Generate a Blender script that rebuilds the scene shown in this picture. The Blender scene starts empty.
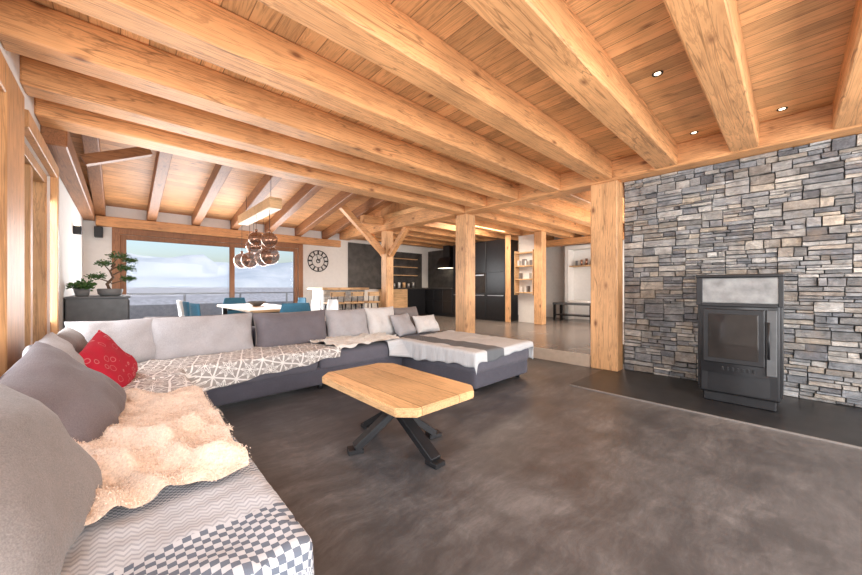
import bpy, bmesh, math, random
from mathutils import Vector, Matrix, noise
random.seed(7)
S=bpy.context.scene
S.view_settings.view_transform='Standard'

# ------------------------------------------------------------------ node helpers
class N:
    def __init__(s,name):
        s.m=bpy.data.materials.new(name); s.m.use_nodes=True
        s.t=s.m.node_tree; s.p=s.t.nodes['Principled BSDF']; s.out=s.t.nodes['Material Output']
    def n(s,typ,**k):
        x=s.t.nodes.new(typ)
        for a,b in k.items(): setattr(x,a,b)
        return x
    def l(s,a,b): s.t.links.new(a,b)
    def pos(s): return s.n('ShaderNodeNewGeometry').outputs['Position']
    def uv(s): return s.n('ShaderNodeTexCoord').outputs['UV']
    def map(s,v,sc=(1,1,1),rot=(0,0,0),loc=(0,0,0)):
        x=s.n('ShaderNodeMapping'); x.inputs['Scale'].default_value=sc; x.inputs['Rotation'].default_value=rot
        x.inputs['Location'].default_value=loc; s.l(v,x.inputs['Vector']); return x.outputs[0]
    def noise(s,v,sc,det=4,rough=.55,dist=0):
        x=s.n('ShaderNodeTexNoise'); s.l(v,x.inputs['Vector']); x.inputs['Scale'].default_value=sc
        x.inputs['Detail'].default_value=det; x.inputs['Roughness'].default_value=rough; x.inputs['Distortion'].default_value=dist
        return x.outputs[0]
    def vor(s,v,sc,feat='F1'):
        x=s.n('ShaderNodeTexVoronoi'); x.feature=feat; s.l(v,x.inputs['Vector']); x.inputs['Scale'].default_value=sc
        return x.outputs['Distance']
    def ramp(s,f,st,interp='LINEAR'):
        x=s.n('ShaderNodeValToRGB'); x.color_ramp.interpolation=interp
        e=x.color_ramp.elements
        while len(e)<len(st): e.new(.5)
        for i,(p,c) in enumerate(st):
            e[i].position=p; e[i].color=(c[0],c[1],c[2],1) if not isinstance(c,(int,float)) else (c,c,c,1)
        s.l(f,x.inputs[0]); return x.outputs[0]
    def math(s,op,a,b=None,c=None):
        x=s.n('ShaderNodeMath',operation=op)
        for i,v in enumerate((a,b,c)):
            if v is None: continue
            if isinstance(v,(int,float)): x.inputs[i].default_value=v
            else: s.l(v,x.inputs[i])
        return x.outputs[0]
    def mix(s,f,a,b,blend='MIX'):
        x=s.n('ShaderNodeMix',data_type='RGBA',blend_type=blend)
        for i,v in ((0,f),(6,a),(7,b)):
            if isinstance(v,(int,float)): x.inputs[i].default_value=v
            elif isinstance(v,tuple): x.inputs[i].default_value=(v[0],v[1],v[2],1)
            else: s.l(v,x.inputs[i])
        return x.outputs[2]
    def sep(s,v):
        x=s.n('ShaderNodeSeparateXYZ'); s.l(v,x.inputs[0]); return x.outputs
    def bump(s,h,st=.3,d=.01):
        x=s.n('ShaderNodeBump'); x.inputs['Strength'].default_value=st; x.inputs['Distance'].default_value=d
        s.l(h,x.inputs['Height']); s.l(x.outputs[0],s.p.inputs['Normal'])
    def col(s,c):
        if isinstance(c,tuple): s.p.inputs['Base Color'].default_value=(c[0],c[1],c[2],1)
        else: s.l(c,s.p.inputs['Base Color'])
    def rough(s,r):
        if isinstance(r,(int,float)): s.p.inputs['Roughness'].default_value=r
        else: s.l(r,s.p.inputs['Roughness'])

def plain(name,c,r=.5,metal=0,var=.12,sc=12,bump=.0,bs=60):
    n=N(name); v=n.pos()
    f=n.noise(v,sc)
    d=tuple(max(0,x*(1-var)) for x in c); u=tuple(min(1,x*(1+var)) for x in c)
    n.col(n.ramp(f,[(.3,d),(.7,u)])); n.rough(r); n.p.inputs['Metallic'].default_value=metal
    if bump: n.bump(n.noise(v,bs,3),bump,.005)
    return n.m
def fabric(name,c,var=.15,weave=500,b=.35):
    n=N(name); v=n.pos()
    f=n.noise(v,9,5); g=n.noise(v,weave*.5,2)
    base=n.ramp(f,[(.3,tuple(x*(1-var) for x in c)),(.7,tuple(min(1,x*(1+var)) for x in c))])
    n.col(n.mix(.5,base,n.ramp(g,[(.3,tuple(x*.6 for x in c)),(.7,tuple(min(1,x*1.35) for x in c))])))
    n.rough(.95); n.p.inputs['Sheen Weight'].default_value=.1
    h=n.math('ADD',n.math('MULTIPLY',n.noise(v,weave*.4,2),.35),n.noise(v,14,3)); n.bump(h,b,.012)
    return n.m
def wood(name,axis,c1,c2,c3=(.16,.06,.02),rough=.5,planks=None,pw=.14,knots=1.0,fine=1.0,crack=.0):
    n=N(name); v=n.pos()
    if planks is not None:
        o=n.sep(v)[planks]
        q=n.math('DIVIDE',o,pw); fl=n.math('FLOOR',q); fr=n.math('FRACT',q)
        wn=n.n('ShaderNodeTexWhiteNoise',noise_dimensions='1D'); n.l(fl,wn.inputs['W'])
        va=n.n('ShaderNodeVectorMath',operation='MULTIPLY_ADD'); n.l(wn.outputs['Color'],va.inputs[0])
        va.inputs[1].default_value=(7,7,7); n.l(v,va.inputs[2]); vv=va.outputs[0]
    else: vv=v
    sc=[8*fine]*3; sc[axis]=.55*fine
    mv=n.map(vv,tuple(sc))
    g=n.noise(mv,1.6,6,.62,1.8)
    sc2=[70*fine]*3; sc2[axis]=1.8
    g2=n.noise(n.map(vv,tuple(sc2)),1.0,3,.6,.2)
    dk=tuple(a*.62 for a in c1)
    base=n.ramp(g,[(.30,c1),(.44,c2),(.50,dk),(.54,c2),(.66,tuple((a+b)/2 for a,b in zip(c1,c2))),(.72,dk),(.78,c2)])
    base=n.mix(.45,base,n.ramp(g2,[(.3,tuple(min(1,a*1.1) for a in c2)),(.55,c2),(.75,tuple(a*.7 for a in c1))]))
    lo=n.noise(vv,1.6,3); base=n.mix(1,base,n.ramp(lo,[(.3,.74),(.7,1.15)]),'MULTIPLY')
    if knots:
        ks=[5]*3; ks[axis]=2.4
        k=n.vor(n.map(vv,tuple(ks)),1.0)
        base=n.mix(n.ramp(k,[(.05,knots*.9),(.09,knots*.45),(.17,0)]),base,c3)
    h=n.math('ADD',n.math('MULTIPLY',g2,.5),g)
    if crack:
        s3=[9]*3; s3[axis]=.45
        ck=n.noise(n.map(vv,tuple(s3),loc=(3,7,1)),1.3,2,.5,.3)
        ca=n.math('ABSOLUTE',n.math('SUBTRACT',ck,.5))
        base=n.mix(n.ramp(ca,[(.0,crack),(.012,0)]),base,tuple(a*.3 for a in c1))
    if planks is not None:
        base=n.mix(1,base,n.ramp(wn.outputs['Value'],[(0,.84),(1,1.12)]),'MULTIPLY')
        gr=n.math('GREATER_THAN',n.math('ABSOLUTE',n.math('SUBTRACT',fr,.5)),.5-.003/pw)
        base=n.mix(gr,base,tuple(a*.45 for a in c1))
        h=n.math('SUBTRACT',h,n.math('MULTIPLY',gr,3))
    n.col(base); n.rough(rough); n.bump(h,.3,.006)
    return n.m

# ------------------------------------------------------------------ mesh builder
class B:
    def __init__(s,name):
        s.name=name; s.bm=bmesh.new(); s.mats=[]; s.uv=s.bm.loops.layers.uv.new('UVMap')
    def mi(s,m):
        if m not in s.mats: s.mats.append(m)
        return s.mats.index(m)
    def add(s,verts,faces,m,smooth=False,uvs=None,M=None):
        k=s.mi(m); vs=[]
        for v in verts:
            v=Vector(v)
            if M is not None: v=M@v
            vs.append(s.bm.verts.new(v))
        fs=[]
        for f in faces:
            try: F=s.bm.faces.new([vs[i] for i in f])
            except ValueError: continue
            F.material_index=k; F.smooth=smooth
            if uvs:
                for lp,i in zip(F.loops,f): lp[s.uv].uv=uvs[i]
            fs.append(F)
        return vs,fs
    def box(s,x0,x1,y0,y1,z0,z1,m,bev=0,M=None,seg=1):
        v=[(x,y,z) for x in (x0,x1) for y in (y0,y1) for z in (z0,z1)]
        f=[(0,1,3,2),(4,6,7,5),(0,4,5,1),(2,3,7,6),(0,2,6,4),(1,5,7,3)]
        vs,fs=s.add(v,f,m,M=M)
        if bev:
            ed=set(e for F in fs for e in F.edges)
            r=bmesh.ops.bevel(s.bm,geom=list(ed),offset=bev,segments=seg,affect='EDGES',profile=.6,material=s.mi(m))
            for F in r['faces']: F.smooth= seg>1
    def bar(s,p0,p1,w,h,m,bev=0,up=(0,0,1)):
        p0=Vector(p0);p1=Vector(p1); d=(p1-p0); L=d.length; d.normalize()
        y=Vector(up).cross(d)
        if y.length<1e-4: y=Vector((0,1,0))
        y.normalize(); z=d.cross(y)
        M=Matrix((d,y,z)).transposed().to_4x4(); M.translation=p0
        s.box(0,L,-w/2,w/2,-h/2,h/2,m,bev,M)
    def cyl(s,p0,p1,r0,m,r1=None,n=20,caps=True,smooth=True):
        if r1 is None: r1=r0
        p0=Vector(p0);p1=Vector(p1); d=(p1-p0).normalized()
        a=d.orthogonal().normalized(); b=d.cross(a)
        v=[];f=[]
        for i in range(n):
            t=2*math.pi*i/n; o=a*math.cos(t)+b*math.sin(t)
            v+= [p0+o*r0,p1+o*r1]
        for i in range(n):
            j=(i+1)%n; f.append((2*i,2*j,2*j+1,2*i+1))
        vs,fs=s.add(v,f,m,smooth)
        if caps:
            k=s.mi(m)
            for q in ([vs[2*i] for i in range(n)][::-1],[vs[2*i+1] for i in range(n)]):
                try:
                    F=s.bm.faces.new(q);F.material_index=k
                except ValueError: pass
    def lathe(s,prof,c,m,n=28,sx=1,sy=1):
        v=[];f=[]; c=Vector(c); k=len(prof)
        for i in range(n):
            t=2*math.pi*i/n
            for r,z in prof: v.append(c+Vector((r*math.cos(t)*sx,r*math.sin(t)*sy,z)))
        for i in range(n):
            j=(i+1)%n
            for q in range(k-1): f.append((i*k+q,j*k+q,j*k+q+1,i*k+q+1))
        s.add(v,f,m,True)
    def tube(s,pts,r,m,n=10,r1=None):
        pts=[Vector(p) for p in pts]; K=len(pts); v=[];f=[]
        for i,p in enumerate(pts):
            d=(pts[min(i+1,K-1)]-pts[max(i-1,0)]).normalized()
            a=d.cross(Vector((.13,.31,.94))).normalized(); b=d.cross(a)
            rr=r if r1 is None else r+(r1-r)*i/(K-1)
            for j in range(n):
                t=2*math.pi*j/n; v.append(p+(a*math.cos(t)+b*math.sin(t))*rr)
        for i in range(K-1):
            for j in range(n):
                q=(j+1)%n; f.append((i*n+j,i*n+q,(i+1)*n+q,(i+1)*n+j))
        f.append(tuple(range(n))[::-1]); f.append(tuple((K-1)*n+j for j in range(n)))
        s.add(v,f,m,True)
    def grid(s,fn,nu,nv,m,M=None,smooth=True):
        v=[];uv=[];f=[]
        for i in range(nu+1):
            for j in range(nv+1):
                p,t=fn(i/nu,j/nv); v.append(p); uv.append(t)
        for i in range(nu):
            for j in range(nv):
                a=i*(nv+1)+j; f.append((a,a+nv+1,a+nv+2,a+1))
        return s.add(v,f,m,smooth,uv,M)
    def rbox(s,x0,x1,y0,y1,z0,z1,r,m,puff=0,M=None,n=10,wr=.006,seed=0):
        c=Vector(((x0+x1)/2,(y0+y1)/2,(z0+z1)/2)); H=Vector(((x1-x0)/2,(y1-y0)/2,(z1-z0)/2))
        r=min(r,min(H)*.98)
        par=[math.sin((-1+2*i/n)*math.pi/2) for i in range(n+1)]
        verts={};V=[];F=[]
        def idx(p):
            key=(round(p[0],4),round(p[1],4),round(p[2],4))
            if key not in verts:
                verts[key]=len(V)
                q=Vector((p[0]*H.x,p[1]*H.y,p[2]*H.z))
                inn=Vector([max(-(H[i]-r),min(H[i]-r,q[i])) for i in range(3)])
                d=q-inn
                if d.length>0: d.normalize()
                o=inn+d*r
                pz=puff*(1-p[0]**2)*(1-p[1]**2)
                if p[2]>0: o.z+=pz*p[2]
                w=noise.noise((o+c)*7+Vector((seed,0,0)))*wr
                o+=d*w
                V.append(o+c)
            return verts[key]
        for ax in range(3):
            for sg in (-1,1):
                for i in range(n):
                    for j in range(n):
                        q=[]
                        for (a,b) in ((i,j),(i+1,j),(i+1,j+1),(i,j+1)):
                            p=[0,0,0]; p[ax]=sg; p[(ax+1)%3]=par[a]; p[(ax+2)%3]=par[b]; q.append(idx(p))
                        if sg<0: q=q[::-1]
                        F.append(tuple(q))
        s.add(V,F,m,True,None,M)
    def pillow(s,M,w,h,t,m,seed=0,n=22,pipe=None,wr=1.0):
        V=[];F=[];UV=[];ids={}
        for side in (1,-1):
            for i in range(n+1):
                for j in range(n+1):
                    u=math.sin((-1+2*i/n)*math.pi/2); v=math.sin((-1+2*j/n)*math.pi/2)
                    brd= i in(0,n) or j in (0,n)
                    if side<0 and brd: ids[(side,i,j)]=ids[(1,i,j)]; continue
                    th=t/2*max(0,(1-u**4)*(1-v**4))**.55
                    x=u*w/2*(1-.07*(1-v*v)*u*u); y=v*h/2*(1-.07*(1-u*u)*v*v)
                    sg=noise.noise(Vector((x*6+seed*3.1,y*6,side*2)))*.026+noise.noise(Vector((x*14+seed,y*14,side*5)))*.014
                    p=Vector((x,y,side*th+(0 if brd else sg*wr)))
                    p.z*=1+.18*(-v)
                    ids[(side,i,j)]=len(V); V.append(p); UV.append((x,y))
            for i in range(n):
                for j in range(n):
                    q=[ids[(side,i,j)],ids[(side,i+1,j)],ids[(side,i+1,j+1)],ids[(side,i,j+1)]]
                    if side<0:q=q[::-1]
                    F.append(tuple(q))
        s.add(V,F,m,True,UV,M)
        if pipe:
            pts=[]
            for a,b in [(x,-1) for x in (-1,-.5,0,.5)]+[(1,y) for y in(-1,-.5,0,.5)]+[(x,1) for x in (1,.5,0,-.5)]+[(-1,y) for y in (1,.5,0,-.5,-1)]:
                pts.append(M@Vector((a*w/2*(1-.07*(1-b*b)),b*h/2*(1-.07*(1-a*a)),0)))
            s.tube(pts,.006,pipe,6)
    def done(s,loc=None,rotz=0,recenter=True):
        me=bpy.data.meshes.new(s.name)
        bmesh.ops.recalc_face_normals(s.bm,faces=s.bm.faces[:])
        if loc is None and recenter and len(s.bm.verts):
            xs=[v.co for v in s.bm.verts]
            c=Vector(((min(p.x for p in xs)+max(p.x for p in xs))/2,(min(p.y for p in xs)+max(p.y for p in xs))/2,min(p.z for p in xs)))
            for v in s.bm.verts: v.co-=c
            loc=c
        s.bm.to_mesh(me); s.bm.free()
        for m in s.mats: me.materials.append(m)
        o=bpy.data.objects.new(s.name,me); S.collection.objects.link(o)
        if loc is not None: o.location=loc
        o.rotation_euler=(0,0,rotz)
        return o

# ------------------------------------------------------------------ materials
PL=(.80,.415,.18); PD=(.59,.245,.088)
KN=(.20,.07,.027)
w_x=wood('pine_beam_x',0,PD,PL,KN,crack=.65)
w_y=wood('pine_beam_y',1,PD,PL,KN,crack=.65)
w_z=wood('pine_post_z',2,(.61,.29,.12),(.80,.46,.22),KN,crack=.7)
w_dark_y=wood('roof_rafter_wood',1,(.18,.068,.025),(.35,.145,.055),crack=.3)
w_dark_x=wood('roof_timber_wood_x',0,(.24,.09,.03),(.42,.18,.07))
w_plank=wood('ceiling_plank_wood',1,(.72,.35,.14),(.90,.52,.24),KN,planks=0,pw=.145,knots=.95)
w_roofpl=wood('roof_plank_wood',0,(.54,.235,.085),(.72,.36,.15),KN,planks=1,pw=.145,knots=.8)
w_table=wood('coffee_table_oak',1,(.63,.33,.14),(.80,.50,.25),(.28,.13,.055),rough=.4,planks=0,pw=.3,knots=.6,fine=1.3)
w_frame=wood('window_frame_wood',2,(.24,.10,.045),(.36,.16,.07),knots=0)
w_light=wood('oak_light',0,(.55,.32,.15),(.72,.46,.24),knots=.5)
w_frameL=wood('larch_frame_wood',2,(.58,.28,.11),(.74,.41,.18),knots=.4)
m_white=plain('white_plaster',(.82,.80,.77),.9,var=.03,bump=.1,bs=90)
m_black=plain('matte_black_metal',(.018,.018,.02),.42,.2,var=.2)
m_blackfront=plain('black_cabinet_front',(.012,.012,.014),.28,var=.2)
m_darkstone=plain('dark_slate_panel',(.055,.05,.047),.5,var=.5,sc=5,bump=.3,bs=20)
m_back=plain('stone_joint_mortar',(.10,.10,.10),.9)
m_soap=plain('grey_soapstone_panel',(.27,.275,.275),.5,0,var=.35,sc=9,bump=.2)
m_steel=plain('brushed_steel',(.55,.55,.56),.3,.9,var=.05)
m_glassdark=plain('stove_glass',(.03,.026,.024),.04,var=.3,sc=4)
m_grey=plain('grey_sideboard',(.10,.105,.11),.55,var=.15)
m_sofa=fabric('sofa_charcoal_fabric',(.115,.108,.135))
m_sofadk=fabric('sofa_base_fabric',(.080,.077,.098))
m_seat=fabric('sofa_seat_fabric',(.12,.115,.14))
m_lg=fabric('light_grey_fabric',(.40,.385,.395))
m_mg=fabric('taupe_grey_fabric',(.21,.185,.175))
m_mauve=fabric('mauve_grey_fabric',(.150,.122,.125))
m_dk=fabric('plum_grey_fabric',(.15,.135,.15))
m_wh=fabric('white_fabric',(.66,.64,.62))
m_fur=fabric('beige_plush',(.76,.59,.47),b=.7,var=.2,weave=260)
m_furw=fabric('cream_fur',(.80,.74,.68),b=.7)
m_blue=fabric('blue_chair_fabric',(.05,.18,.28))
m_chw=plain('white_chair_shell',(.75,.74,.72),.4,var=.03)
m_green=plain('leaf_green',(.05,.12,.03),.5,var=.5,sc=30)
m_bark=plain('bark_brown',(.12,.07,.04),.8,var=.4,sc=40,bump=.5)
m_pot=plain('pot_grey',(.16,.16,.16),.6)
m_copper=plain('copper_glass',(.42,.24,.17),.08,.85,var=.1)
m_rail=plain('grey_rail',(.35,.36,.38),.5,var=.03)
m_slateroof=plain('grey_terrace',(.16,.165,.175),.8)
m_trim=plain('metal_edge_trim',(.30,.27,.25),.4,.5,var=.05)

def glassmat():
    n=N('window_glass')
    tr=n.n('ShaderNodeBsdfTransparent'); gl=n.n('ShaderNodeBsdfGlossy'); gl.inputs['Roughness'].default_value=.02
    mx=n.n('ShaderNodeMixShader'); mx.inputs[0].default_value=.006
    n.l(tr.outputs[0],mx.inputs[1]); n.l(gl.outputs[0],mx.inputs[2]); n.l(mx.outputs[0],n.out.inputs[0])
    return n.m
m_glass=glassmat()
def bulbglass():
    n=N('smoked_copper_glass')
    n.col((.34,.19,.13)); n.rough(.04); n.p.inputs['Metallic'].default_value=.7; n.p.inputs['Alpha'].default_value=.65
    return n.m
m_bulb=bulbglass()
def emis(name,c,s):
    n=N(name); n.col((.8,.8,.8)); n.p.inputs['Emission Color'].default_value=(*c,1); n.p.inputs['Emission Strength'].default_value=s; return n.m
m_lamp=emis('lamp_glow',(1,.85,.62),5)

def concrete():
    n=N('polished_concrete'); v=n.pos()
    wn=n.n('ShaderNodeTexNoise'); n.l(v,wn.inputs['Vector']); wn.inputs['Scale'].default_value=2.4; wn.inputs['Detail'].default_value=5
    va=n.n('ShaderNodeVectorMath',operation='MULTIPLY_ADD')
    n.l(wn.outputs['Color'],va.inputs[0]); va.inputs[1].default_value=(.25,.25,0); n.l(v,va.inputs[2])
    q=va.outputs[0]
    a=n.noise(q,1.4,11,.72,.1)
    s1=n.noise(n.map(q,(1.4,5,1),(0,0,.7)),1.9,9,.76,.15)
    s2=n.noise(n.map(q,(1.4,6,1),(0,0,-.5)),2.3,9,.76,.15)
    f=n.math('ADD',n.math('MULTIPLY',a,.54),n.math('ADD',n.math('MULTIPLY',s1,.25),n.math('MULTIPLY',s2,.21)))
    c=n.ramp(f,[(.38,(.045,.042,.043)),(.47,(.070,.066,.067)),(.53,(.100,.095,.096)),(.62,(.175,.168,.168))])
    n.col(c); n.rough(n.ramp(a,[(.3,.28),(.7,.44)])); n.bump(s2,.08,.004)
    return n.m
m_conc=concrete()
def tiles():
    n=N('taupe_floor_tiles'); v=n.pos()
    b=n.n('ShaderNodeTexBrick'); n.l(v,b.inputs['Vector']); b.offset=.5; b.inputs['Scale'].default_value=1
    b.inputs['Brick Width'].default_value=.9; b.inputs['Row Height'].default_value=.45; b.inputs['Mortar Size'].default_value=.004
    b.inputs['Color1'].default_value=(.17,.145,.13,1); b.inputs['Color2'].default_value=(.21,.18,.16,1); b.inputs['Mortar'].default_value=(.1,.085,.075,1)
    c=n.mix(1,b.outputs[0],n.ramp(n.noise(v,3,5),[(.3,.75),(.7,1.15)]),'MULTIPLY')
    n.col(c); n.rough(.25); return n.m
m_tile=tiles()
def hearthm():
    n=N('black_slate_hearth'); v=n.pos()
    n.col(n.ramp(n.noise(v,6,5),[(.3,(.012,.012,.013)),(.7,(.03,.029,.03))])); n.rough(.35); return n.m
m_hearth=hearthm()
def stonem():
    n=N('stacked_stone'); v=n.pos()
    at=n.n('ShaderNodeVertexColor',layer_name='Col')
    a=n.noise(v,11,7,.7,.5); b=n.noise(n.map(v,(1,6,26)),2,6,.75,.5)
    c=n.mix(1,at.outputs[0],n.ramp(a,[(.3,.6),(.5,1.0),(.7,1.5)]),'MULTIPLY')
    c=n.mix(1,c,n.ramp(b,[(.3,.7),(.7,1.3)]),'MULTIPLY')
    rust=n.noise(v,3.3,5,.65)
    c=n.mix(n.ramp(rust,[(.55,0),(.72,.38)]),c,(.44,.33,.23))
    pale=n.noise(n.map(v,(1,1,1),loc=(9,3,5)),5,6,.7)
    c=n.mix(n.ramp(pale,[(.54,0),(.68,.45)]),c,(.54,.53,.51))
    n.col(c); n.rough(.85)
    n.bump(n.math('ADD',a,b),.9,.025); return n.m
m_stone=stonem()
def checkthrow():
    n=N('nordic_check_throw'); uv=n.uv(); X,Y,_=n.sep(uv)
    def chk(s):
        c=n.n('ShaderNodeTexChecker'); n.l(uv,c.inputs['Vector']); c.inputs['Scale'].default_value=s; return c.outputs['Fac']
    big=chk(54); small=chk(110)
    f=n.math('FRACT',n.math('ADD',n.math('DIVIDE',Y,.62),.66))
    inb=n.math('LESS_THAN',f,.42)
    wv=n.math('SINE',n.math('MULTIPLY',n.math('ADD',Y,n.math('MULTIPLY',n.math('PINGPONG',X,.015),1)),330))
    zig=n.math('GREATER_THAN',wv,.2)
    pat=n.mix(inb,n.math('MULTIPLY',zig,.38),big)
    pat=n.mix(n.math('GREATER_THAN',f,.80),pat,n.math('MULTIPLY',small,.8))
    c=n.mix(pat,(.52,.525,.55),(.125,.145,.185))
    n.col(c); n.rough(.95); n.bump(n.math('ADD',pat,n.noise(uv,260,2)),.3,.004); return n.m
def starthrow():
    n=N('star_lace_throw'); uv=n.uv()
    X,Y,_=n.sep(n.map(uv,(5.6,5.6,1),(0,0,.35)))
    fx=n.math('SUBTRACT',n.math('FRACT',X),.5); fy=n.math('SUBTRACT',n.math('FRACT',Y),.5)
    ax=n.math('ABSOLUTE',fx); ay=n.math('ABSOLUTE',fy)
    ang=n.math('ARCTAN2',fy,fx)
    r=n.math('SQRT',n.math('ADD',n.math('MULTIPLY',fx,fx),n.math('MULTIPLY',fy,fy)))
    sp=n.math('ABSOLUTE',n.math('SINE',n.math('MULTIPLY',ang,4)))
    spoke=n.math('LESS_THAN',n.math('MULTIPLY',sp,r),.07)
    star=n.math('ADD',.30,n.math('MULTIPLY',n.math('COSINE',n.math('MULTIPLY',ang,8)),.10))
    outl=n.math('LESS_THAN',n.math('ABSOLUTE',n.math('SUBTRACT',r,star)),.035)
    edge=n.math('GREATER_THAN',n.math('MAXIMUM',ax,ay),.46)
    p=n.math('MAXIMUM',n.math('MAXIMUM',spoke,outl),edge)
    n.col(n.mix(p,(.36,.325,.30),(.84,.80,.76))); n.rough(.95)
    n.bump(n.math('ADD',p,n.noise(uv,240,2)),.35,.006); return n.m
def bandthrow():
    n=N('striped_grey_throw'); uv=n.uv(); X,Y,_=n.sep(uv)
    c=n.n('ShaderNodeTexChecker'); n.l(uv,c.inputs['Vector']); c.inputs['Scale'].default_value=62
    ck=n.mix(c.outputs['Fac'],(.085,.095,.105),(.20,.21,.225))
    inb=n.math('LESS_THAN',n.math('ABSOLUTE',n.math('ADD',X,.26)),.15)
    f=n.noise(n.map(uv,(1,30,1)),8,3)
    base=n.ramp(f,[(.3,(.50,.51,.52)),(.7,(.66,.67,.68))])
    n.col(n.mix(inb,base,ck)); n.rough(.95); n.bump(n.noise(uv,240,2),.3,.004); return n.m
def geomthrow():
    n=N('red_print'); uv=n.uv()
    c=n.vor(uv,16)
    n.col(n.ramp(c,[(.30,(.44,.010,.03)),(.34,(.56,.20,.20)),(.38,(.44,.010,.03))])); n.rough(.95)
    n.bump(n.noise(uv,200,2),.4,.006); return n.m
m_check=checkthrow(); m_star=starthrow(); m_band=bandthrow(); m_redp=geomthrow()

# ------------------------------------------------------------------ room shell
XL=-.51; XW=4.93; YB=-2.6; YF=9.0; CZ=2.76; BZ=2.5
b=B('floor'); b.box(XL-.2,4.75,YB-.2,YF+.15,-.15,0,m_conc); b.box(4.75,5.3,YB-.2,1.86,-.15,0,m_conc); b.done()
b=B('floor_kitchen'); b.box(4.75,10.2,1.86,YF+.15,-.15,.17,m_tile); b.done()
b=B('ceiling'); b.box(XL-.2,10.2,YB-.2,4.43,CZ,CZ+.1,w_plank); b.box(4.70,10.2,4.43,YF+.15,CZ,CZ+.1,w_plank); b.done()
slope=.175
def rz(y): return 2.68+(YF-y)*slope
b=B('ceiling_vaulted')
y0,y1=4.30,YF+.3
v=[(x,y,rz(y)+d) for x in (XL-.2,4.98) for y in (y0,y1) for d in (0,.1)]
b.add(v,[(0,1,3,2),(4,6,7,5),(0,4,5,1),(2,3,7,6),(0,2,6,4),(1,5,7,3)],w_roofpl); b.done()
b=B('wall_upper_divider'); b.box(XL,4.70,4.30,4.42,CZ+.1,rz(4.43),m_white); b.done()
b=B('wall_gable_kitchen')
b.add([(x,4.43,CZ+.1) for x in(4.78,4.92)]+[(x,8.0,CZ+.1) for x in(4.78,4.92)]+[(x,4.43,rz(4.43)) for x in(4.78,4.92)],[(0,2,4),(1,5,3),(0,1,3,2),(2,3,5,4),(0,4,5,1)],w_roofpl); b.done()

def wall_y(name,y0,y1,x0,x1,z0,z1,holes,m):
    b=B(name); xs=sorted(set([x0,x1]+[h for H in holes for h in H[:2]])); zs=sorted(set([z0,z1]+[h for H in holes for h in H[2:]]))
    for i in range(len(xs)-1):
        for j in range(len(zs)-1):
            cx=(xs[i]+xs[i+1])/2; cz=(zs[j]+zs[j+1])/2
            if any(H[0]<cx<H[1] and H[2]<cz<H[3] for H in holes): continue
            b.box(xs[i],xs[i+1],y0,y1,zs[j],zs[j+1],m)
    return b.done()
def wall_x(name,x0,x1,y0,y1,z0,z1,holes,m):
    b=B(name); ys=sorted(set([y0,y1]+[h for H in holes for h in H[:2]])); zs=sorted(set([z0,z1]+[h for H in holes for h in H[2:]]))
    for i in range(len(ys)-1):
        for j in range(len(zs)-1):
            cy=(ys[i]+ys[i+1])/2; cz=(zs[j]+zs[j+1])/2
            if any(H[0]<cy<H[1] and H[2]<cz<H[3] for H in holes): continue
            b.box(x0,x1,ys[i],ys[i+1],zs[j],zs[j+1],m)
    return b.done()
wall_y('wall_far',YF,YF+.15,XL-.15,10.2,0,2.70,[(0,3.5,0,2.15)],m_white)
wall_x('wall_left',XL-.15,XL,YB,YF,0,CZ,[(-1.6,.4,.0,2.2),(.9,3.0,.0,2.2),(3.62,5.0,.35,2.2)],m_white)
b=B('wall_left_gable')
v=[(x,y,z) for x in (XL-.15,XL) for (y,z) in ((4.43,CZ),(8.5,CZ),(4.43,rz(4.43)))]
b.add(v,[(0,1,2),(3,5,4),(0,3,4,1),(1,4,5,2),(2,5,3,0)],m_white); b.done()
wall_y('wall_back',YB-.15,YB,XL-.15,5.3,0,CZ,[(.1,4.3,0,2.25)],m_white)
b=B('wall_right'); b.box(XW+.035,XW+.3,YB,1.52,0,BZ,m_back); b.done()
b=B('wall_entry'); 
b.box(XW+.3,10.0,1.40,1.52,.0,CZ,m_white); b.done()
wall_x('wall_kitchen_end',9.9,10.05,1.5,YF,.17,CZ,[],m_white)

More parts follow.
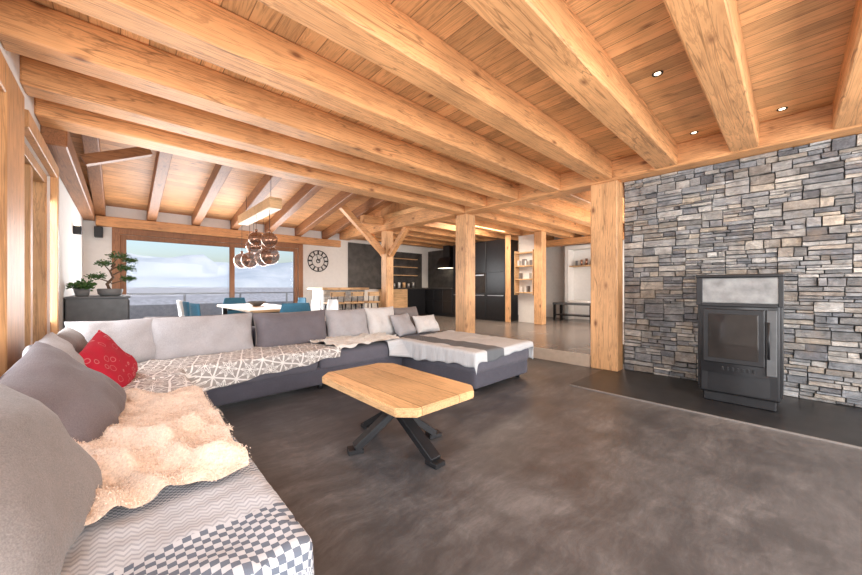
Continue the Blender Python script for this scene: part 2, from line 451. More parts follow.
def stonewall(name,ylist,xs,zlist,cols,seed=1,depth=(.014,.046)):
    rnd=random.Random(seed)
    b=B(name); cl=b.bm.loops.layers.float_color.new('Col')
    def stone(ya,yb,za,zb):
        d=rnd.uniform(*depth); g=.0008
        j=lambda s=.006: rnd.uniform(-s,s)
        c=rnd.choice(cols); k=rnd.uniform(.75,1.3); c=tuple(x*k for x in c)
        jj=min(.010,(zb-za)*.13)
        F=[(ya+g+abs(j()),za+g+abs(j(jj))),(yb-g-abs(j()),za+g+abs(j(jj))),(yb-g-abs(j()),zb-g-abs(j(jj))),(ya+g+abs(j()),zb-g-abs(j(jj)))]
        cy=(ya+yb)/2; cz=(za+zb)/2
        ins=.003
        v=[(xs+.05,y,z) for y,z in F]+[(xs-d+ins,y,z) for y,z in F]
        tilt=j(.010); tilt2=j(.008)
        for y,z in F:
            yy=y+(ins if y<cy else -ins); zz=z+(ins if z<cz else -ins)
            v.append((xs-d-tilt*(y-cy)/max(.05,(yb-ya))-tilt2*(z-cz)/max(.03,zb-za)+j(.004),yy,zz))
        f=[]
        for q in range(2):
            for i in range(4):
                n_=(i+1)%4; f.append((q*4+i,q*4+n_,(q+1)*4+n_,(q+1)*4+i))
        f.append((8,9,10,11))
        _,fs=b.add(v,f,m_stone)
        for F_ in fs:
            for lp in F_.loops: lp[cl]=(c[0],c[1],c[2],1)
    def split(ya,yb,za,zb,lv):
        w=yb-ya; h=zb-za
        if h>rnd.uniform(.09,.14) or (h>.055 and rnd.random()<.25 and w>.12):
            s_=za+h*rnd.uniform(.30,.70)
            split(ya,yb,za,s_,lv+1); split(ya,yb,s_,zb,lv+1); return
        mx=rnd.uniform(.14,.38)
        if w>mx:
            s_=ya+w*rnd.uniform(.32,.68)
            split(ya,s_,za,zb,lv+1); split(s_,yb,za,zb,lv+1); return
        stone(ya,yb,za,zb)
    z=zlist[0]
    while z<zlist[1]-.01:
        h=min(rnd.choice([.10,.14,.18,.22,.27]),zlist[1]-z)
        if zlist[1]-z-h<.05: h=zlist[1]-z
        y=ylist[0]
        while y<ylist[1]-1e-6:
            w=rnd.uniform(.18,.55); yb=min(y+w,ylist[1])
            if ylist[1]-yb<.08: yb=ylist[1]
            split(y,yb,z,z+h,0); y=yb
        z+=h
    return b.done()
cols=[(.22,.23,.245),(.28,.285,.295),(.16,.165,.18),(.38,.375,.365),(.46,.44,.41),(.32,.29,.26),(.25,.262,.28),(.20,.20,.20),(.41,.37,.32),(.33,.33,.33),(.40,.40,.395)]
stonewall('stone_cladding_wall',(YB,1.50),XW,(0.012,BZ-.005),cols)

b=B('hearth_slab'); b.box(3.70,4.88,YB+.02,1.69,.0,.012,m_hearth); b.box(3.690,3.70,YB+.02,1.69,.0,.013,m_trim); b.done()
b=B('step_edge'); b.box(4.735,4.75,1.87,4.14,0,.172,plain('step_riser',(.50,.40,.31),.5,var=.08),.002); b.done()

# timbers
def beam(name,x0,x1,y0,y1,z0,z1,m,bev=.012):
    b=B(name); b.box(x0,x1,y0,y1,z0,z1,m,bev); return b.done()
BY=[(-1.88,-1.66),(-1.18,-.96),(-.48,-.26),(.21,.43),(.88,1.11),(1.58,1.80),(2.28,2.50),(2.98,3.20),(3.62,3.84)]
for a,c in BY: beam('ceiling_beam',XL,4.70,a,c,BZ+.015,CZ,w_x)
for a,c in BY[4:]: beam('ceiling_beam',4.98,9.9,a if a>1.52 else 1.53,c if a>1.52 else 1.56,BZ+.015,CZ,w_x)
for a in (5.0,5.7,6.4,7.1,7.8,8.5): beam('ceiling_beam',4.98,9.9,a,a+.2,BZ+.015,CZ,w_x)
beam('edge_beam',XL,9.9,4.15,4.43,BZ,CZ,w_x)
beam('main_girder',4.70,4.98,YB,4.15,BZ,CZ,w_y)
beam('kitchen_girder',4.70,4.98,4.43,YF,BZ,CZ,w_y)
beam('timber_post',4.70,4.92,1.52,1.86,0,BZ,w_z,.015)
beam('timber_post',4.76,5.04,4.15,4.43,.17,BZ,w_z,.015)
beam('timber_post',7.63,7.85,4.18,4.40,.17,BZ,w_z,.012)
beam('timber_post',4.76,4.98,6.72,6.94,.17,BZ,w_z,.012)
beam('timber_post',7.55,7.60,5.05,5.20,.17,BZ,w_z,.008)
for x in (-.28,.47,1.22,1.97,2.72,3.47,4.22):
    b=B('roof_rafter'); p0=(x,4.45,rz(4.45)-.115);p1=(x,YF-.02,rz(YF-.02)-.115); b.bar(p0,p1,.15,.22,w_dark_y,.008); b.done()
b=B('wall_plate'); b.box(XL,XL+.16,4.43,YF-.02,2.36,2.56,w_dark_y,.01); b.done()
b=B('eave_beam'); b.box(XL+.17,4.69,YF-.12,YF,2.27,2.46,w_x,.01); b.done()
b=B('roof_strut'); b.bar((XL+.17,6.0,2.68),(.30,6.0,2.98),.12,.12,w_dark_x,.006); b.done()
b=B('timber_brace'); b.bar((4.74,6.83,1.95),(3.55,6.83,2.98),.12,.14,w_x,.006,up=(0,1,0)); b.done()
b=B('timber_brace'); b.bar((4.87,6.70,1.9),(4.87,6.05,2.5),.12,.12,w_y,.006,up=(1,0,0)); b.done()
b=B('timber_brace'); b.bar((4.87,6.96,1.9),(4.87,7.6,2.5),.12,.12,w_y,.006,up=(1,0,0)); b.done()
b=B('tie_beam'); b.box(4.15,4.70,6.74,6.92,2.62,2.80,w_x,.01); b.done()

def win_y(name,x0,x1,z0,z1,y,mull,m,fw=.09):
    b=B(name)
    b.box(x0,x0+fw,y,y+.1,z0,z1,m,.004); b.box(x1-fw,x1,y,y+.1,z0,z1,m,.004)
    b.box(x0+fw,x1-fw,y,y+.1,z1-fw,z1,m,.004); b.box(x0+fw,x1-fw,y,y+.1,z0,z0+fw,m,.004)
    for q in mull: b.box(q-.05,q+.05,y+.01,y+.09,z0+fw,z1-fw,m,.004)
    b.box(x0+fw,x1-fw,y+.045,y+.053,z0+fw,z1-fw,m_glass); return b.done()
def win_x(name,y0,y1,z0,z1,x,mull,m,fw=.09):
    b=B(name)
    b.box(x,x+.1,y0,y0+fw,z0,z1,m,.004); b.box(x,x+.1,y1-fw,y1,z0,z1,m,.004)
    b.box(x,x+.1,y0+fw,y1-fw,z1-fw,z1,m,.004); b.box(x,x+.1,y0+fw,y1-fw,z0,z0+fw,m,.004)
    for q in mull: b.box(x+.01,x+.09,q-.05,q+.05,z0+fw,z1-fw,m,.004)
    b.box(x+.045,x+.053,y0+fw,y1-fw,z0+fw,z1-fw,m_glass); return b.done()
win_y('window_1',0.0,3.5,0,2.15,YF+.02,[1.95],w_frame)
b=B('trim_1'); b.box(-.12,0,YF-.03,YF,0,2.27,w_frame,.004); b.box(3.5,3.62,YF-.03,YF,0,2.27,w_frame,.004); b.box(0,3.5,YF-.03,YF,2.15,2.27,w_frame,.004); b.done()
win_x('window_2',3.62,5.0,.35,2.2,XL-.12,[4.3],w_frameL)
b=B('trim_2'); b.box(XL,XL+.05,5.0,5.12,.25,2.32,w_frameL,.004); b.box(XL,XL+.05,3.56,5.0,2.2,2.32,w_frameL,.004); b.box(XL,XL+.08,3.56,5.0,.27,.35,w_frameL,.004); b.done()
win_x('window_3',.9,3.0,0,2.2,XL-.12,[1.95],w_frameL)
win_x('window_4',-1.6,.4,0,2.2,XL-.12,[-.6],w_frameL)
win_y('window_5',.1,4.3,0,2.25,YB-.13,[1.5,2.9],w_frameL)
b=B('trim_3'); b.box(XL,XL+.04,3.02,3.50,0,2.38,w_frameL,.006); b.box(XL,XL+.04,.8,3.02,2.2,2.38,w_frameL,.006); b.done()

# outside
b=B('balcony_deck'); b.box(-3,6,YF+.2,YF+3.2,-.3,-.05,m_slateroof)
b.box(-3,6,YF+3.0,YF+3.07,.90,.95,m_rail)
for i in range(7): b.box(-3+i*1.45,-2.95+i*1.45,YF+3.01,YF+3.05,-.05,.90,m_rail)
b.box(-3,6,YF+3.02,YF+3.04,.02,.62,plain('balcony_panel',(.30,.31,.34),.6)); b.done()
b=B('neighbour_roof')
v=[(-20,34,-3),(40,34,-3),(40,44,1.1),(-20,44,1.1),(-20,54,-3),(40,54,-3)]
b.add(v,[(0,1,2,3),(3,2,5,4),(0,3,4),(1,5,2)],plain('roof_tiles_grey',(.42,.43,.46),.8,var=.2,sc=3)); b.done()
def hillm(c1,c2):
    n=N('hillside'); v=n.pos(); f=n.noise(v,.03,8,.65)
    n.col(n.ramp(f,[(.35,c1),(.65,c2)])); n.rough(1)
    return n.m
for (Y,H,z0,c1,c2,sd) in ((420,85,-10,(.52,.60,.66),(.68,.74,.79),3),(230,20,-12,(.20,.27,.18),(.36,.42,.30),9)):  # distance haze is put into the far ridge's pale blue
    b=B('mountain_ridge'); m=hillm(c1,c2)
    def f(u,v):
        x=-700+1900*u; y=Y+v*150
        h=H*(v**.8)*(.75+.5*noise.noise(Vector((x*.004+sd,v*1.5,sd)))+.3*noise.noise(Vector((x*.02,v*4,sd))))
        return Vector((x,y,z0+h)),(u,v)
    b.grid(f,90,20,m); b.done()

# ------------------------------------------------------------------ stove
b=B('pellet_stove')
sx=4.13; sb=4.66; ya,yb=.04,.62; yc=(ya+yb)/2; z=.012
b.box(sx+.05,sb,ya+.04,yb-.04,z,.12,m_black,.01)
b.box(sx+.02,sb,ya+.015,yb-.015,.10,.95,m_black,.02,seg=3)
b.box(sx+.04,sb-.03,ya,ya+.02,.14,.93,m_blackfront,.003); b.box(sx+.04,sb-.03,yb-.02,yb,.14,.93,m_blackfront,.003)
b.box(sx-.005,sb,ya,yb,.95,1.19,m_soap,.018,seg=3)
b.box(sx-.012,sx+.01,ya-.004,ya+.028,.93,1.2,m_black,.004); b.box(sx-.012,sx+.01,yb-.045,yb+.004,.93,1.2,m_black,.004)
b.box(sx-.02,sb+.01,ya-.008,yb+.008,1.19,1.222,m_black,.01,seg=2)
b.box(sx-.012,sx,ya+.03,yb-.03,.925,.955,m_black,.003)
def door(u,v):
    y=ya+.03+(yb-ya-.06)*u; return Vector((sx+.012-.035*math.sin(math.pi*u),y,.30+.62*v)),(u,v)
b.grid(door,16,2,m_blackfront)
def door2(u,v):
    y=ya+.02+(yb-ya-.04)*u; return Vector((sx+.03-.03*math.sin(math.pi*u),y,.13+.165*v)),(u,v)
b.grid(door2,16,2,m_black)
b.box(sx-.040,sx-.018,ya+.11,yb-.05,.40,.90,m_black,.006); b.box(sx-.044,sx-.036,ya+.15,yb-.09,.445,.855,m_glassdark,.002)
b.box(sx-.030,sx-.012,ya+.035,ya+.10,.33,.90,m_grey,.004)
b.cyl((sx-.06,ya+.085,.48),(sx-.06,ya+.085,.80),.009,m_black,n=12)
for zz in (.50,.78): b.cyl((sx-.06,ya+.085,zz),(sx-.01,ya+.085,zz),.006,m_black,n=8)
for i in range(7): b.box(sx-.03,sx-.018,yc-.12+i*.035,yc-.105+i*.035,.335,.365,m_black,.002)
b.cyl((sb-.05,yc,.3),(XW-.07,yc,.3),.05,m_black)
b.done()

# ------------------------------------------------------------------ coffee table
b=B('coffee_table')
tx0,tx1,ty0,ty1=1.08,1.72,1.36,2.42; ch=.085
out=[(tx0+ch,ty0),(tx1-ch,ty0),(tx1,ty0+ch),(tx1,ty1-ch),(tx1-ch,ty1),(tx0+ch,ty1),(tx0,ty1-ch),(tx0,ty0+ch)]
v=[(x,y,.40) for x,y in out]+[(x,y,.45) for x,y in out]
f=[tuple(range(8))[::-1],tuple(range(8,16))]+[(i,(i+1)%8,(i+1)%8+8,i+8) for i in range(8)]
_,fs=b.add(v,f,w_table)
bmesh.ops.bevel(b.bm,geom=list(set(e for F in fs for e in F.edges)),offset=.006,segments=2,affect='EDGES',material=0)
cx,cy=1.42,1.88
b.box(cx-.16,cx+.16,cy-.22,cy+.22,.388,.40,m_black)
for (fx,fy) in ((1.43,1.50),(1.43,2.26),(1.15,1.98),(1.70,1.80)):
    dx,dy=fx-cx,fy-cy; k=.55
    b.bar((fx,fy,.03),(cx-dx*k,cy-dy*k,.385),.085,.045,m_black,.003)
    a=math.atan2(dy,dx); M=Matrix.Translation((fx,fy,0))@Matrix.Rotation(a,4,'Z'); b.box(-.05,.05,-.042,.042,0,.03,m_black,.003,M)
b.done()

# ------------------------------------------------------------------ sofa
XE=.345; YN=.87; XR=3.69
b=B('sectional_sofa')
T=.40
b.rbox(XL+.02,XE-.02,YN+.02,4.36,.05,.24,.03,m_sofadk); b.rbox(XE-.02,XR-.02,3.42,4.36,.05,.24,.03,m_sofadk); b.rbox(2.66,XR-.02,2.19,3.42,.05,.24,.03,m_sofadk)
for y0_,y1_ in ((YN,2.0),(2.0,3.1),(3.1,4.10)): b.rbox(XL+.02,XE,y0_+.005,y1_-.005,.20,T,.06,m_seat,.01,n=12)
b.rbox(XE,1.55,3.40,4.12,.20,T,.06,m_seat,.01,n=12); b.rbox(1.555,2.64,3.40,4.12,.20,T,.06,m_seat,.01,n=12)
b.rbox(2.645,XR,2.17,4.12,.20,T,.06,m_seat,.01,n=14)
b.rbox(XL+.01,XL+.20,YN,4.36,.10,.62,.06,m_sofa,n=12)
b.rbox(XL+.01,XR,4.16,4.38,.10,.64,.06,m_sofa,n=12)
for (x,y) in ((-.40,.95),(.27,.95),(.27,3.3),(2.75,2.3),(3.6,2.3),(3.6,4.2),(1.6,3.5),(-.4,4.25)): b.cyl((x,y,0),(x,y,.06),.03,m_black)
b.done()
RECT=[(XL,XE,YN,4.36),(XE,XR,3.40,4.36),(2.64,XR,2.17,4.36)]
def support(x,y):
    best=None
    for (a,c,d,e) in RECT:
        nx=min(max(x,a),c); ny=min(max(y,d),e); D=math.hypot(x-nx,y-ny)
        if best is None or D<best[0]: best=(D,nx,ny)
    return best
def drape(name,cx,cy,w,l,ang,m,top=.425,nu=60,nv=60,wr=.012,wf=7,thick=.012,wavy=.02,tufts=0,seed=0,tl=.03,hz=0,flare=.05,folds=0,fang=0):
    b=B(name); R=Matrix.Rotation(ang,2); pts=[]
    def f(u,v):
        a=(u-.5)*w; c=(v-.5)*l
        ea=1+wavy*noise.noise(Vector((c*5+seed,3,seed)))/max(w,.1)*4; ec=1+wavy*noise.noise(Vector((a*5,9,seed)))/max(l,.1)*4
        q=R@Vector((a*ea,c*ec)); x=cx+q.x; y=cy+q.y
        D,nx,ny=support(x,y)
        if D>0: dx,dy=(x-nx)/D,(y-ny)/D
        else: dx=dy=0
        o=.016+ flare*min(D,.3) if D>0 else 0
        fold=noise.noise(Vector((nx*11,ny*11,seed)))*.02*min(1,D*5)
        o+=fold if D>0 else 0
        Z=top-max(0,D-.02)*.97+ (noise.noise(Vector((x*wf,y*wf,seed)))*wr + noise.noise(Vector((x*wf*2.7,y*wf*2.7,seed+4)))*wr*.4+wr*.6)*(1 if D==0 else .3)
        if folds:
            s_=x*math.cos(fang)+y*math.sin(fang)+.09*noise.noise(Vector((x*3.2,y*3.2,seed+2)))
            Z+=folds*(.5+.5*math.sin(s_*38))**2*max(0,1-D*4)*max(0,.45+noise.noise(Vector((x*2.5,y*2.5,seed+6))))
        Z=max(Z,.03+.01*abs(noise.noise(Vector((x*9,y*9,1)))))
        if hz: Z+=hz*max(0,1-D*10)*max(0,noise.noise(Vector((x*4,y*4,seed+8))))
        p=Vector((nx+dx*o,ny+dy*o,Z)); pts.append((p,Vector((dx,dy,1 if D==0 else .2)).normalized()))
        return p,(a,c)
    b.grid(f,nu,nv,m)
    rnd=random.Random(seed)
    V=[];F=[]
    for _ in range(tufts):
        p,nn=pts[rnd.randrange(len(pts))]
        p=p+Vector((rnd.uniform(-.012,.012),rnd.uniform(-.012,.012),.001)); d=(nn+Vector((rnd.uniform(-1,1),rnd.uniform(-1,1),rnd.uniform(-.4,.4)))*.9).normalized()
        s_=Vector((rnd.uniform(-1,1),rnd.uniform(-1,1),0)).normalized()*.002
        k=len(V); V+=[p-s_,p+s_,p+d*tl*rnd.uniform(.5,1)]; F.append((k,k+1,k+2))
    if V: b.add(V,F,m)
    o=b.done()
    md=o.modifiers.new('thickness','SOLIDIFY') if not tufts else None
    if md: md.thickness=thick; md.offset=1
    return o
drape('nordic_throw_blanket',.08,1.22,1.06,1.24,.0,m_check,seed=1,nu=80,nv=90,flare=.0)
drape('beige_plush_throw',.07,1.96,.60,1.34,-.06,m_fur,top=.452,seed=2,nu=130,nv=280,wr=.02,wavy=.03,tufts=28000,tl=.008,hz=.05,folds=.055,fang=.45)
drape('star_pattern_throw',.85,3.58,1.75,.75,.10,m_star,seed=3,nu=80,nv=60,top=.425,wr=.014)
drape('star_pattern_throw',.08,3.0,.60,.70,.25,m_star,seed=13,nu=40,nv=40,top=.432)
drape('cream_fur_throw',2.15,3.70,.95,.66,.05,m_furw,top=.45,seed=5,nu=90,nv=70,wr=.03,wavy=.06,tufts=9000,tl=.014,hz=.03)
drape('striped_throw_blanket',3.16,2.78,1.42,1.42,.06,m_band,seed=6,nu=70,nv=70)

def PM(x,y,z,face,lean,roll=0):
    return Matrix.Translation((x,y,z))@Matrix.Rotation(face+math.pi/2,4,'Z')@Matrix.Rotation(math.pi/2-lean,4,'X')@Matrix.Rotation(roll,4,'Z')
def pil(name,x,y,z,face,lean,w,h,t,m,roll=0,seed=0,pipe=None):
    b=B(name); b.pillow(PM(x,y,z,face,lean,roll),w,h,t,m,seed,pipe=pipe); return b.done()
FY=-math.pi/2
pil('back_cushion',.62,4.02,.60,FY,.25,.92,.46,.24,m_lg,seed=1,pipe=m_mg)
pil('back_cushion',1.50,4.02,.60,FY,.25,.86,.44,.24,m_dk,seed=2,pipe=m_mg)
pil('back_cushion',2.22,4.02,.60,FY,.25,.62,.44,.20,m_lg,seed=3)
pil('back_cushion',2.75,4.00,.61,FY,.3,.50,.44,.18,m_wh,seed=4)
pil('back_cushion',3.22,4.02,.60,FY,.3,.50,.42,.18,m_mg,seed=5)
pil('throw_pillow',3.42,3.78,.55,FY,.5,.44,.28,.14,m_wh,seed=6)
pil('throw_pillow',3.02,3.84,.56,FY+.3,.5,.42,.34,.14,m_lg,seed=16)
pil('back_cushion',-.02,4.00,.60,FY+.15,.25,.62,.46,.20,m_lg,seed=7)
pil('back_cushion',-.24,3.50,.59,.0,.3,.70,.44,.18,m_mg,seed=8)
pil('back_cushion',-.25,2.86,.60,.0,.35,.62,.46,.18,m_lg,seed=9)
pil('red_throw_pillow',-.06,3.16,.57,-.35,.45,.44,.40,.14,m_redp,seed=10,roll=.3)
pil('throw_pillow',-.19,2.24,.58,-.25,.66,.70,.50,.20,m_mauve,seed=11,roll=.22)
pil('throw_pillow',-.24,1.33,.61,-.1,.48,.72,.52,.23,m_mg,seed=12,roll=-.12)

# ------------------------------------------------------------------ dining
b=B('dining_table')
b.box(1.45,2.35,5.6,8.0,.71,.75,w_light,.006)
for x in (1.55,2.25):
    for y in (5.8,7.8): b.box(x-.04,x+.04,y-.04,y+.04,0,.71,m_black,.004)
b.box(1.6,2.2,5.78,5.82,.63,.71,m_black); b.box(1.6,2.2,7.78,7.82,.63,.71,m_black)
b.done()
def chair(x,y,rot,m,name='dining_chair'):
    b=B(name)
    def shell(u,v):
        a=(u-.5)*2
        if v<.5:
            q=v/.5; px=.22-.44*q; z=.45-.02*math.sin(q*math.pi)+.03*a*a*(q)
        else:
            q=(v-.5)/.5; px=-.22-.06*q+.05*a*a*q; z=.45+.42*q
        w=.23+.02*math.sin(v*math.pi)-.03*max(0,v-.8)*5
        z+=.12*abs(a)**3*math.exp(-((v-.5)/.18)**2)
        return Vector((px,a*w,z)),(u,v)
    b.grid(shell,12,18,m)
    for sx_ in (-1,1):
        for sy_ in (-1,1): b.cyl((sx_*.13,sy_*.14,.43),(sx_*.20,sy_*.20,0),.016,w_light,r1=.010,n=10)
    b.box(-.14,.14,-.15,.15,.415,.43,m_black)
    o=b.done(loc=(x,y,0),rotz=rot)
    md=o.modifiers.new('t','SOLIDIFY'); md.thickness=.02
    return o
chair(1.02,5.95,.1,m_blue); chair(1.02,6.75,0,m_blue); chair(1.02,7.5,0,m_chw)
chair(2.78,6.0,math.pi,m_chw); chair(2.78,6.75,math.pi,m_chw); chair(2.78,7.5,math.pi,m_blue)
chair(1.90,5.2,math.pi/2,m_blue); chair(1.9,8.35,-math.pi/2,m_blue)
b=B('fruit_bowl'); b.lathe([(0,.0),(.06,0),(.14,.06),(.16,.09),(.15,.09),(.12,.05),(0,.02)],(1.9,6.9,.75),m_pot); b.done()

b=B('beam_pendant_lamp')
b.box(1.77,1.97,5.75,7.75,2.40,2.58,w_light,.01)
for y in (6.0,7.5): b.cyl((1.87,y,2.58),(1.87,y,rz(y)),.004,m_black,n=6)
GL=[(1.83,5.95,1.90,.13),(1.93,6.25,1.66,.16),(1.78,6.5,1.97,.13),(1.97,6.75,1.66,.16),(1.80,7.0,1.62,.15),(1.95,7.3,1.92,.14),(1.80,7.55,1.64,.15)]
for x,y,z_,r in GL:
    b.cyl((x,y,z_+r*1.25),(x,y,2.40),.003,m_black,n=6)
    b.cyl((x,y,z_+r*.95),(x,y,z_+r*1.3),.022,m_copper,n=12)
    b.lathe([(r*math.sin(t*math.pi/12),-r*math.cos(t*math.pi/12)) for t in range(0,12)],(x,y,z_),m_bulb,20)
    b.lathe([(.001,-.02),(.015,-.012),(.020,0),(.014,.02),(.010,.05),(.010,r*.95)],(x,y,z_),m_copper,10)
b.done()

b=B('wall_clock'); cc=Vector((4.05,YF-.02,1.84))
def ring(r,rr,nn=40): b.tube([cc+Vector((r*math.cos(2*math.pi*i/nn),0,r*math.sin(2*math.pi*i/nn))) for i in range(nn+1)],rr,m_black,6)
ring(.29,.012); ring(.18,.008); ring(.05,.012)
for i in range(12):
    a=2*math.pi*i/12
    for d in (-.055,0,.055) if i%3 else (-.08,-.03,.03,.08):
        p=cc+Vector((.19*math.cos(a+d),0,.19*math.sin(a+d))); q=cc+Vector((.28*math.cos(a+d*.7),0,.28*math.sin(a+d*.7)))
        b.bar(p,q,.012,.008,m_black,up=(0,1,0))
b.bar(cc,cc+Vector((.10,0,.10)),.014,.008,m_black,up=(0,1,0)); b.bar(cc,cc+Vector((-.05,0,.19)),.010,.008,m_black,up=(0,1,0))
b.done()
b=B('wall_speaker'); b.box(-.36,-.24,YF-.16,YF,2.05,2.25,m_black,.01); b.done()
def sconce(x,y,z,d):
    b=B('wall_sconce'); b.box(min(x,x+d*.09),max(x,x+d*.09),y-.04,y+.04,z-.06,z+.06,m_black,.004)
    b.box(min(x+d*.02,x+d*.07),max(x+d*.02,x+d*.07),y-.03,y+.03,z+.061,z+.065,m_lamp); b.done()
sconce(XL,7.2,1.95,1)
b=B('sideboard'); b.box(XL+.02,.08,6.0,7.4,.06,.96,m_grey,.006)
b.box(XL+.01,.10,5.98,7.42,.96,.985,m_grey,.004)
for i in range(3): b.box(.081,.092,6.03+i*.46,6.46+i*.46,.1,.93,m_grey,.003); b.cyl((.095,6.40+i*.46,.45),(.095,6.40+i*.46,.6),.006,m_steel,n=8)
for yy in (6.05,7.35):
    for xx in (XL+.08,.03): b.box(xx-.03,xx+.03,yy-.03,yy+.03,0,.06,m_black)
b.done()
def leaves(b,c,r,n,m,rnd,s=.03):
    V=[];F=[]
    for _ in range(n):
        d=Vector((rnd.gauss(0,1),rnd.gauss(0,1),rnd.gauss(0,.6))).normalized()*r*rnd.uniform(.3,1)
        p=Vector(c)+Vector((d.x,d.y,d.z*.55)); a=Vector((rnd.uniform(-1,1),rnd.uniform(-1,1),rnd.uniform(-.3,.6))).normalized(); q=a.orthogonal().normalized()
        k=len(V); V+=[p,p+a*s*.5+q*s*.3,p+a*s,p+a*s*.5-q*s*.3]; F.append((k,k+1,k+2,k+3))
    b.add(V,F,m)
rnd=random.Random(5)
b=B('bonsai_tree'); bx,by,bz=-.10,6.25,.985
b.lathe([(0,0),(.09,0),(.12,.03),(.13,.09),(.12,.10),(.11,.08),(0,.08)],(bx,by,bz),m_pot,24)
tr=[(bx,by,bz+.07),(bx-.03,by,bz+.16),(bx+.03,by,bz+.25),(bx+.0,by,bz+.33),(bx+.05,by,bz+.44)]
b.tube(tr,.022,m_bark,8,r1=.009)
for ex,ez,r in ((.18,.22,.09),(-.13,.24,.10),(.16,.36,.11),(-.06,.42,.09),(.08,.52,.13),(.20,.47,.08)):
    b.tube([(bx+.01,by,bz+ez*.75),(bx+ex*.5,by+.02,bz+ez*.9),(bx+ex,by,bz+ez)],.009,m_bark,6,r1=.004)
    leaves(b,(bx+ex,by,bz+ez+.02),r,240,m_green,rnd)
b.done()
b=B('potted_plant'); px_,py_=-.36,6.2
b.lathe([(0,0),(.06,0),(.08,.10),(.07,.10),(0,.09)],(px_,py_,.985),m_pot,20); leaves(b,(px_,py_,1.12),.12,260,m_green,rnd,.06)
b.tube([(px_,py_,1.07),(px_,py_,1.13)],.01,m_bark,6); b.done()

# ------------------------------------------------------------------ kitchen
b=B('breakfast_bar'); b.box(3.55,4.68,7.60,8.20,0,1.04,m_white); b.box(3.45,4.72,7.42,8.30,1.04,1.10,w_light,.006); b.done()
stx=B('bar_stone_cladding'); cl=stx.bm.loops.layers.float_color.new('Col'); r2=random.Random(3)
zz=0.002
while zz<1.02:
    h=min(r2.uniform(.06,.11),1.038-zz); xx=3.56
    while xx<4.66:
        w=min(r2.uniform(.12,.3),4.67-xx)
        if w<.02: break
        c=r2.choice(cols); c=tuple(q*1.5 for q in c)
        n0=len(stx.bm.faces)
        stx.box(xx+.003,xx+w-.003,7.595-r2.uniform(.02,.05),7.598,zz+.003,zz+h-.003,m_stone)
        stx.bm.faces.ensure_lookup_table()
        for F in stx.bm.faces[n0:]:
            for lp in F.loops: lp[cl]=(*c,1)
        xx+=w
    zz+=h
stx.done()
def stool(x,y):
    b=B('bar_stool')
    b.rbox(x-.19,x+.19,y-.19,y+.19,.72,.77,.025,w_light,n=6)
    for a in (-1,1):
        for c in (-1,1): b.cyl((x+a*.13,y+c*.13,.72),(x+a*.21,y+c*.21,0),.014,m_black,n=8)
    for c in (-1,1): b.cyl((x-.19,y+c*.19,.25),(x+.19,y+c*.19,.25),.009,m_black,n=8); b.cyl((x+c*.19,y-.19,.3),(x+c*.19,y+.19,.3),.009,m_black,n=8)
    def bk(u,v):
        a=(u-.5)*2; return Vector((x+a*.18,y-.19-.03*(1-a*a),.90+.10*v)),(u,v)
    b.grid(bk,10,3,w_light)
    for c in (-1,0,1): b.cyl((x+c*.15,y-.17,.75),(x+c*.15,y-.2,.98),.010,m_black,n=8)
    b.done()
for x in (3.55,4.05,4.5): stool(x,7.05)
b=B('wall_slate_panel'); b.box(4.98,6.05,YF-.03,YF,1.05,2.45,m_darkstone); b.done()
b=B('kitchen_cabinets')
K=.17
b.box(6.05,6.80,8.42,YF-.03,K+.1,K+.88,w_light,.004); b.box(6.05,9.88,8.48,YF-.03,K,K+.1,m_black)
for i in range(3): b.box(6.07,6.78,8.405,8.42,K+.12+i*.25,K+.35+i*.25,w_light,.003)
b.box(6.80,7.58,8.42,YF-.03,K+.1,K+.88,m_blackfront,.004)
b.box(7.62,8.2,7.2,YF-.03,K+.1,K+.88,m_blackfront,.004); b.box(7.68,8.2,7.2,8.4,K,K+.1,m_black)
for i in range(3):
    b.box(7.603,7.62,7.22+i*.41,7.60+i*.41,K+.12,K+.50,m_blackfront,.003); b.box(7.603,7.62,7.22+i*.41,7.60+i*.41,K+.52,K+.85,m_blackfront,.003)
b.box(6.0,8.2,8.38,YF-.03,K+.88,K+.92,m_darkstone,.003); b.box(7.58,8.2,7.2,8.38,K+.88,K+.92,m_darkstone,.003)
b.box(6.05,7.9,YF-.03,YF-.01,K+.92,2.30,m_darkstone)
b.box(8.2,8.23,7.2,YF-.03,K+.92,2.40,m_darkstone)
b.box(7.62,8.2,5.22,7.18,K,2.42,m_blackfront,.004)
for i in range(3):
    y_=5.24+i*.65
    b.box(7.60,7.62,y_,y_+.62,K+.08,K+.75,m_blackfront,.003); b.box(7.60,7.62,y_,y_+.62,K+.77,K+1.35,m_blackfront if i!=1 else m_glassdark,.003); b.box(7.60,7.62,y_,y_+.62,K+1.37,2.40,m_blackfront,.003)
    b.box(7.58,7.60,y_+.05,y_+.57,K+.70,K+.715,m_steel)
b.box(7.59,7.60,5.95,6.48,K+.95,K+1.25,m_glassdark)
b.box(7.585,7.595,5.95,6.48,K+1.27,K+1.30,m_steel)
for i in range(3): b.box(6.25,7.6,8.85,8.965,1.5+i*.28,1.52+i*.28,w_light)
b.done()
b=B('range_hood')
v=[(7.75,7.5,1.75),(7.75,8.2,1.75),(8.19,7.5,1.75),(8.19,8.2,1.75),(7.95,7.6,2.1),(7.95,8.1,2.1),(8.19,7.6,2.1),(8.19,8.1,2.1)]
b.add(v,[(0,1,3,2),(4,6,7,5),(0,4,5,1),(2,3,7,6),(0,2,6,4),(1,5,7,3)],m_blackfront); b.box(7.85,8.1,7.6,8.1,1.744,1.749,m_lamp); b.box(8.0,8.19,7.7,8.0,2.1,2.5,m_blackfront); b.done()
b=B('kitchen_utensils')
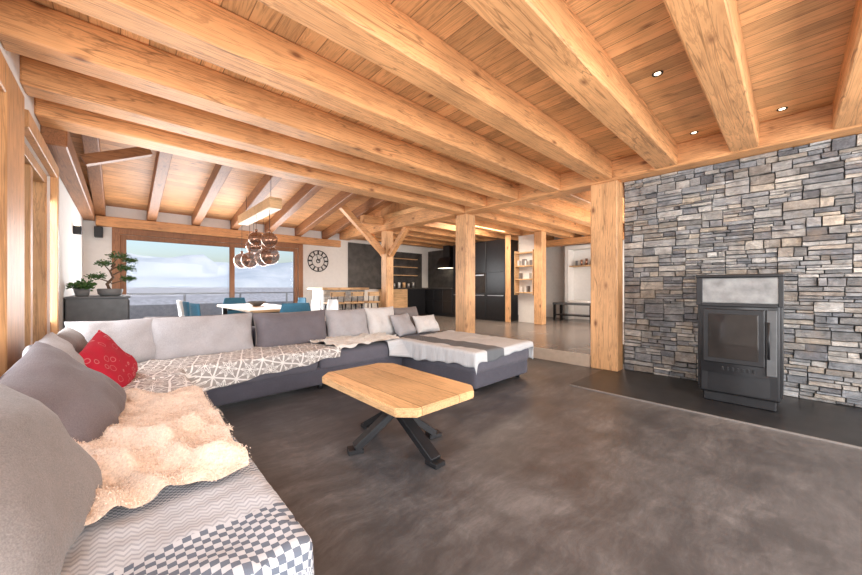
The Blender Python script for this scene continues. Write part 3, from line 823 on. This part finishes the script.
for i in range(6):
    x=6.35+i*.2; r_=rnd.uniform(.03,.05); b.cyl((x,8.8,1.092),(x,8.8,1.092+rnd.uniform(.12,.25)),r_,random.choice([m_steel,m_chw,w_light]),n=14)
b.done()
b=B('wall_partition'); b.box(7.95,8.08,4.44,5.04,.17,BZ,m_white); b.done()
b=B('wall_shelf')
for z_ in (.95,1.3,1.65,2.0): b.box(7.74,7.95,4.50,5.02,z_,z_+.03,w_light,.003)
b.box(7.74,7.95,4.48,4.50,.9,2.08,w_light); b.box(7.74,7.95,5.02,5.04,.9,2.08,w_light)
for i in range(10):
    y_=4.54+.045*i; z_=random.choice([.98,1.33,1.68]); b.box(7.80,7.92,y_,y_+.035,z_,z_+random.uniform(.12,.2),random.choice([m_mg,m_chw,w_light,m_grey]))
b.done()
b=B('niche_shelf')
b.box(9.55,9.9,3.15,3.25,.17,2.2,m_white); b.box(9.55,9.9,4.40,4.50,.17,2.2,m_white); b.box(9.55,9.9,3.15,4.50,2.2,2.3,m_white)
b.box(9.6,9.9,3.25,4.40,1.7,1.735,w_light,.003)
for i in range(7): 
    y_=3.4+i*.14; z_=1.735; b.cyl((9.75,y_,z_),(9.75,y_,z_+random.uniform(.1,.22)),.035,random.choice([m_steel,m_pot,w_light,m_copper]),n=12)
b.done()
b=B('hall_bench')
b.box(9.0,9.45,3.5,4.6,.62,.68,m_grey,.004)
for x in (9.03,9.42):
    for y in (3.55,4.55): b.box(x-.03,x+.03,y-.03,y+.03,.17,.62,m_black)
b.box(9.02,9.43,3.6,4.5,.32,.35,m_black)
b.rbox(9.02,9.43,3.6,4.2,.68,.74,.02,m_wh,n=6); b.done()
b=B('hall_header_beam'); b.box(9.3,9.5,1.53,YF-.6,2.32,2.5,w_y,.01); b.done()

DL=[(3.05,.70),(4.50,.05),(4.50,.70),(4.50,-.75),(3.05,-.75),(1.2,.70),(1.2,-.75),(3.05,2.05),(6.3,3.4),(8.3,3.4),(6.3,2.0),(6.5,5.4),(6.5,6.8),(5.6,8.3),(7.2,8.3),(8.9,5.2)]
for x,y in DL:
    b=B('ceiling_downlight'); b.lathe([(.022,0),(.036,-.006),(.038,0)],(x,y,CZ-.001),m_black,20); b.cyl((x,y,CZ-.004),(x,y,CZ-.002),.022,m_lamp,n=16); b.done()
    L=bpy.data.lights.new('downlight','SPOT'); L.energy=36 if x<5 else 60; L.spot_size=1.6; L.spot_blend=.9; L.color=(1,.80,.58); L.shadow_soft_size=.04
    o=bpy.data.objects.new('downlight_lamp',L); o.location=(x,y,CZ-.03); S.collection.objects.link(o)

# ------------------------------------------------------------------ lights
def area(name,loc,target,sx_,sy_,e,c):
    L=bpy.data.lights.new(name,'AREA'); L.shape='RECTANGLE'; L.size=sx_; L.size_y=sy_; L.energy=e; L.color=c
    o=bpy.data.objects.new(name,L); o.location=loc; S.collection.objects.link(o)
    d=Vector(target)-Vector(loc); o.rotation_euler=d.to_track_quat('-Z','Z').to_euler(); return o
area('daylight_back_window',(2.2,YB+.1,1.25),(2.2,3,1.5),4.0,2.1,270,(.98,.985,1))
area('daylight_left_window',(XL+.06,1.95,1.2),(3,1.95,1.3),1.9,1.9,38,(.98,.985,1))
area('daylight_left_window_b',(XL+.06,-.6,1.2),(3,-.3,1.3),1.8,1.9,70,(.98,.985,1))
area('daylight_dining_left',(XL+.06,4.3,1.3),(3,4.6,1.3),1.2,1.6,42,(.98,.985,1))
area('daylight_far_window',(1.75,YF-.15,1.1),(1.75,4,1.3),3.3,2.0,220,(.98,.985,1))
area('kitchen_fill_light',(6.5,4.8,2.45),(6.5,6.0,0),1.5,1.5,80,(1,.88,.74))  # added area lamp under the ceiling to brighten the kitchen; no window here
area('hall_fill_light',(7.5,1.7,1.6),(7.5,4,1.4),3,1.6,100,(1,.95,.9))  # added area lamp in front of a blank wall, brightens the hall
W=bpy.data.worlds.new('World'); S.world=W; W.use_nodes=True; nt=W.node_tree
bg=nt.nodes['Background']; sk=nt.nodes.new('ShaderNodeTexSky'); sk.sky_type='NISHITA'; sk.sun_disc=False; sk.sun_elevation=.7; sk.sun_rotation=2.5
sk.dust_density=3
nt.links.new(sk.outputs[0],bg.inputs[0]); bg.inputs[1].default_value=.24

cam=bpy.data.cameras.new('camera'); cam.sensor_width=36; cam.lens=334/862*36; cam.clip_end=3000; cam.clip_start=.02
co=bpy.data.objects.new('camera',cam); S.collection.objects.link(co)
co.location=(0,0,1.1); F=Vector((.6811,.7322,0)); co.rotation_euler=F.to_track_quat('-Z','Y').to_euler()
S.camera=co
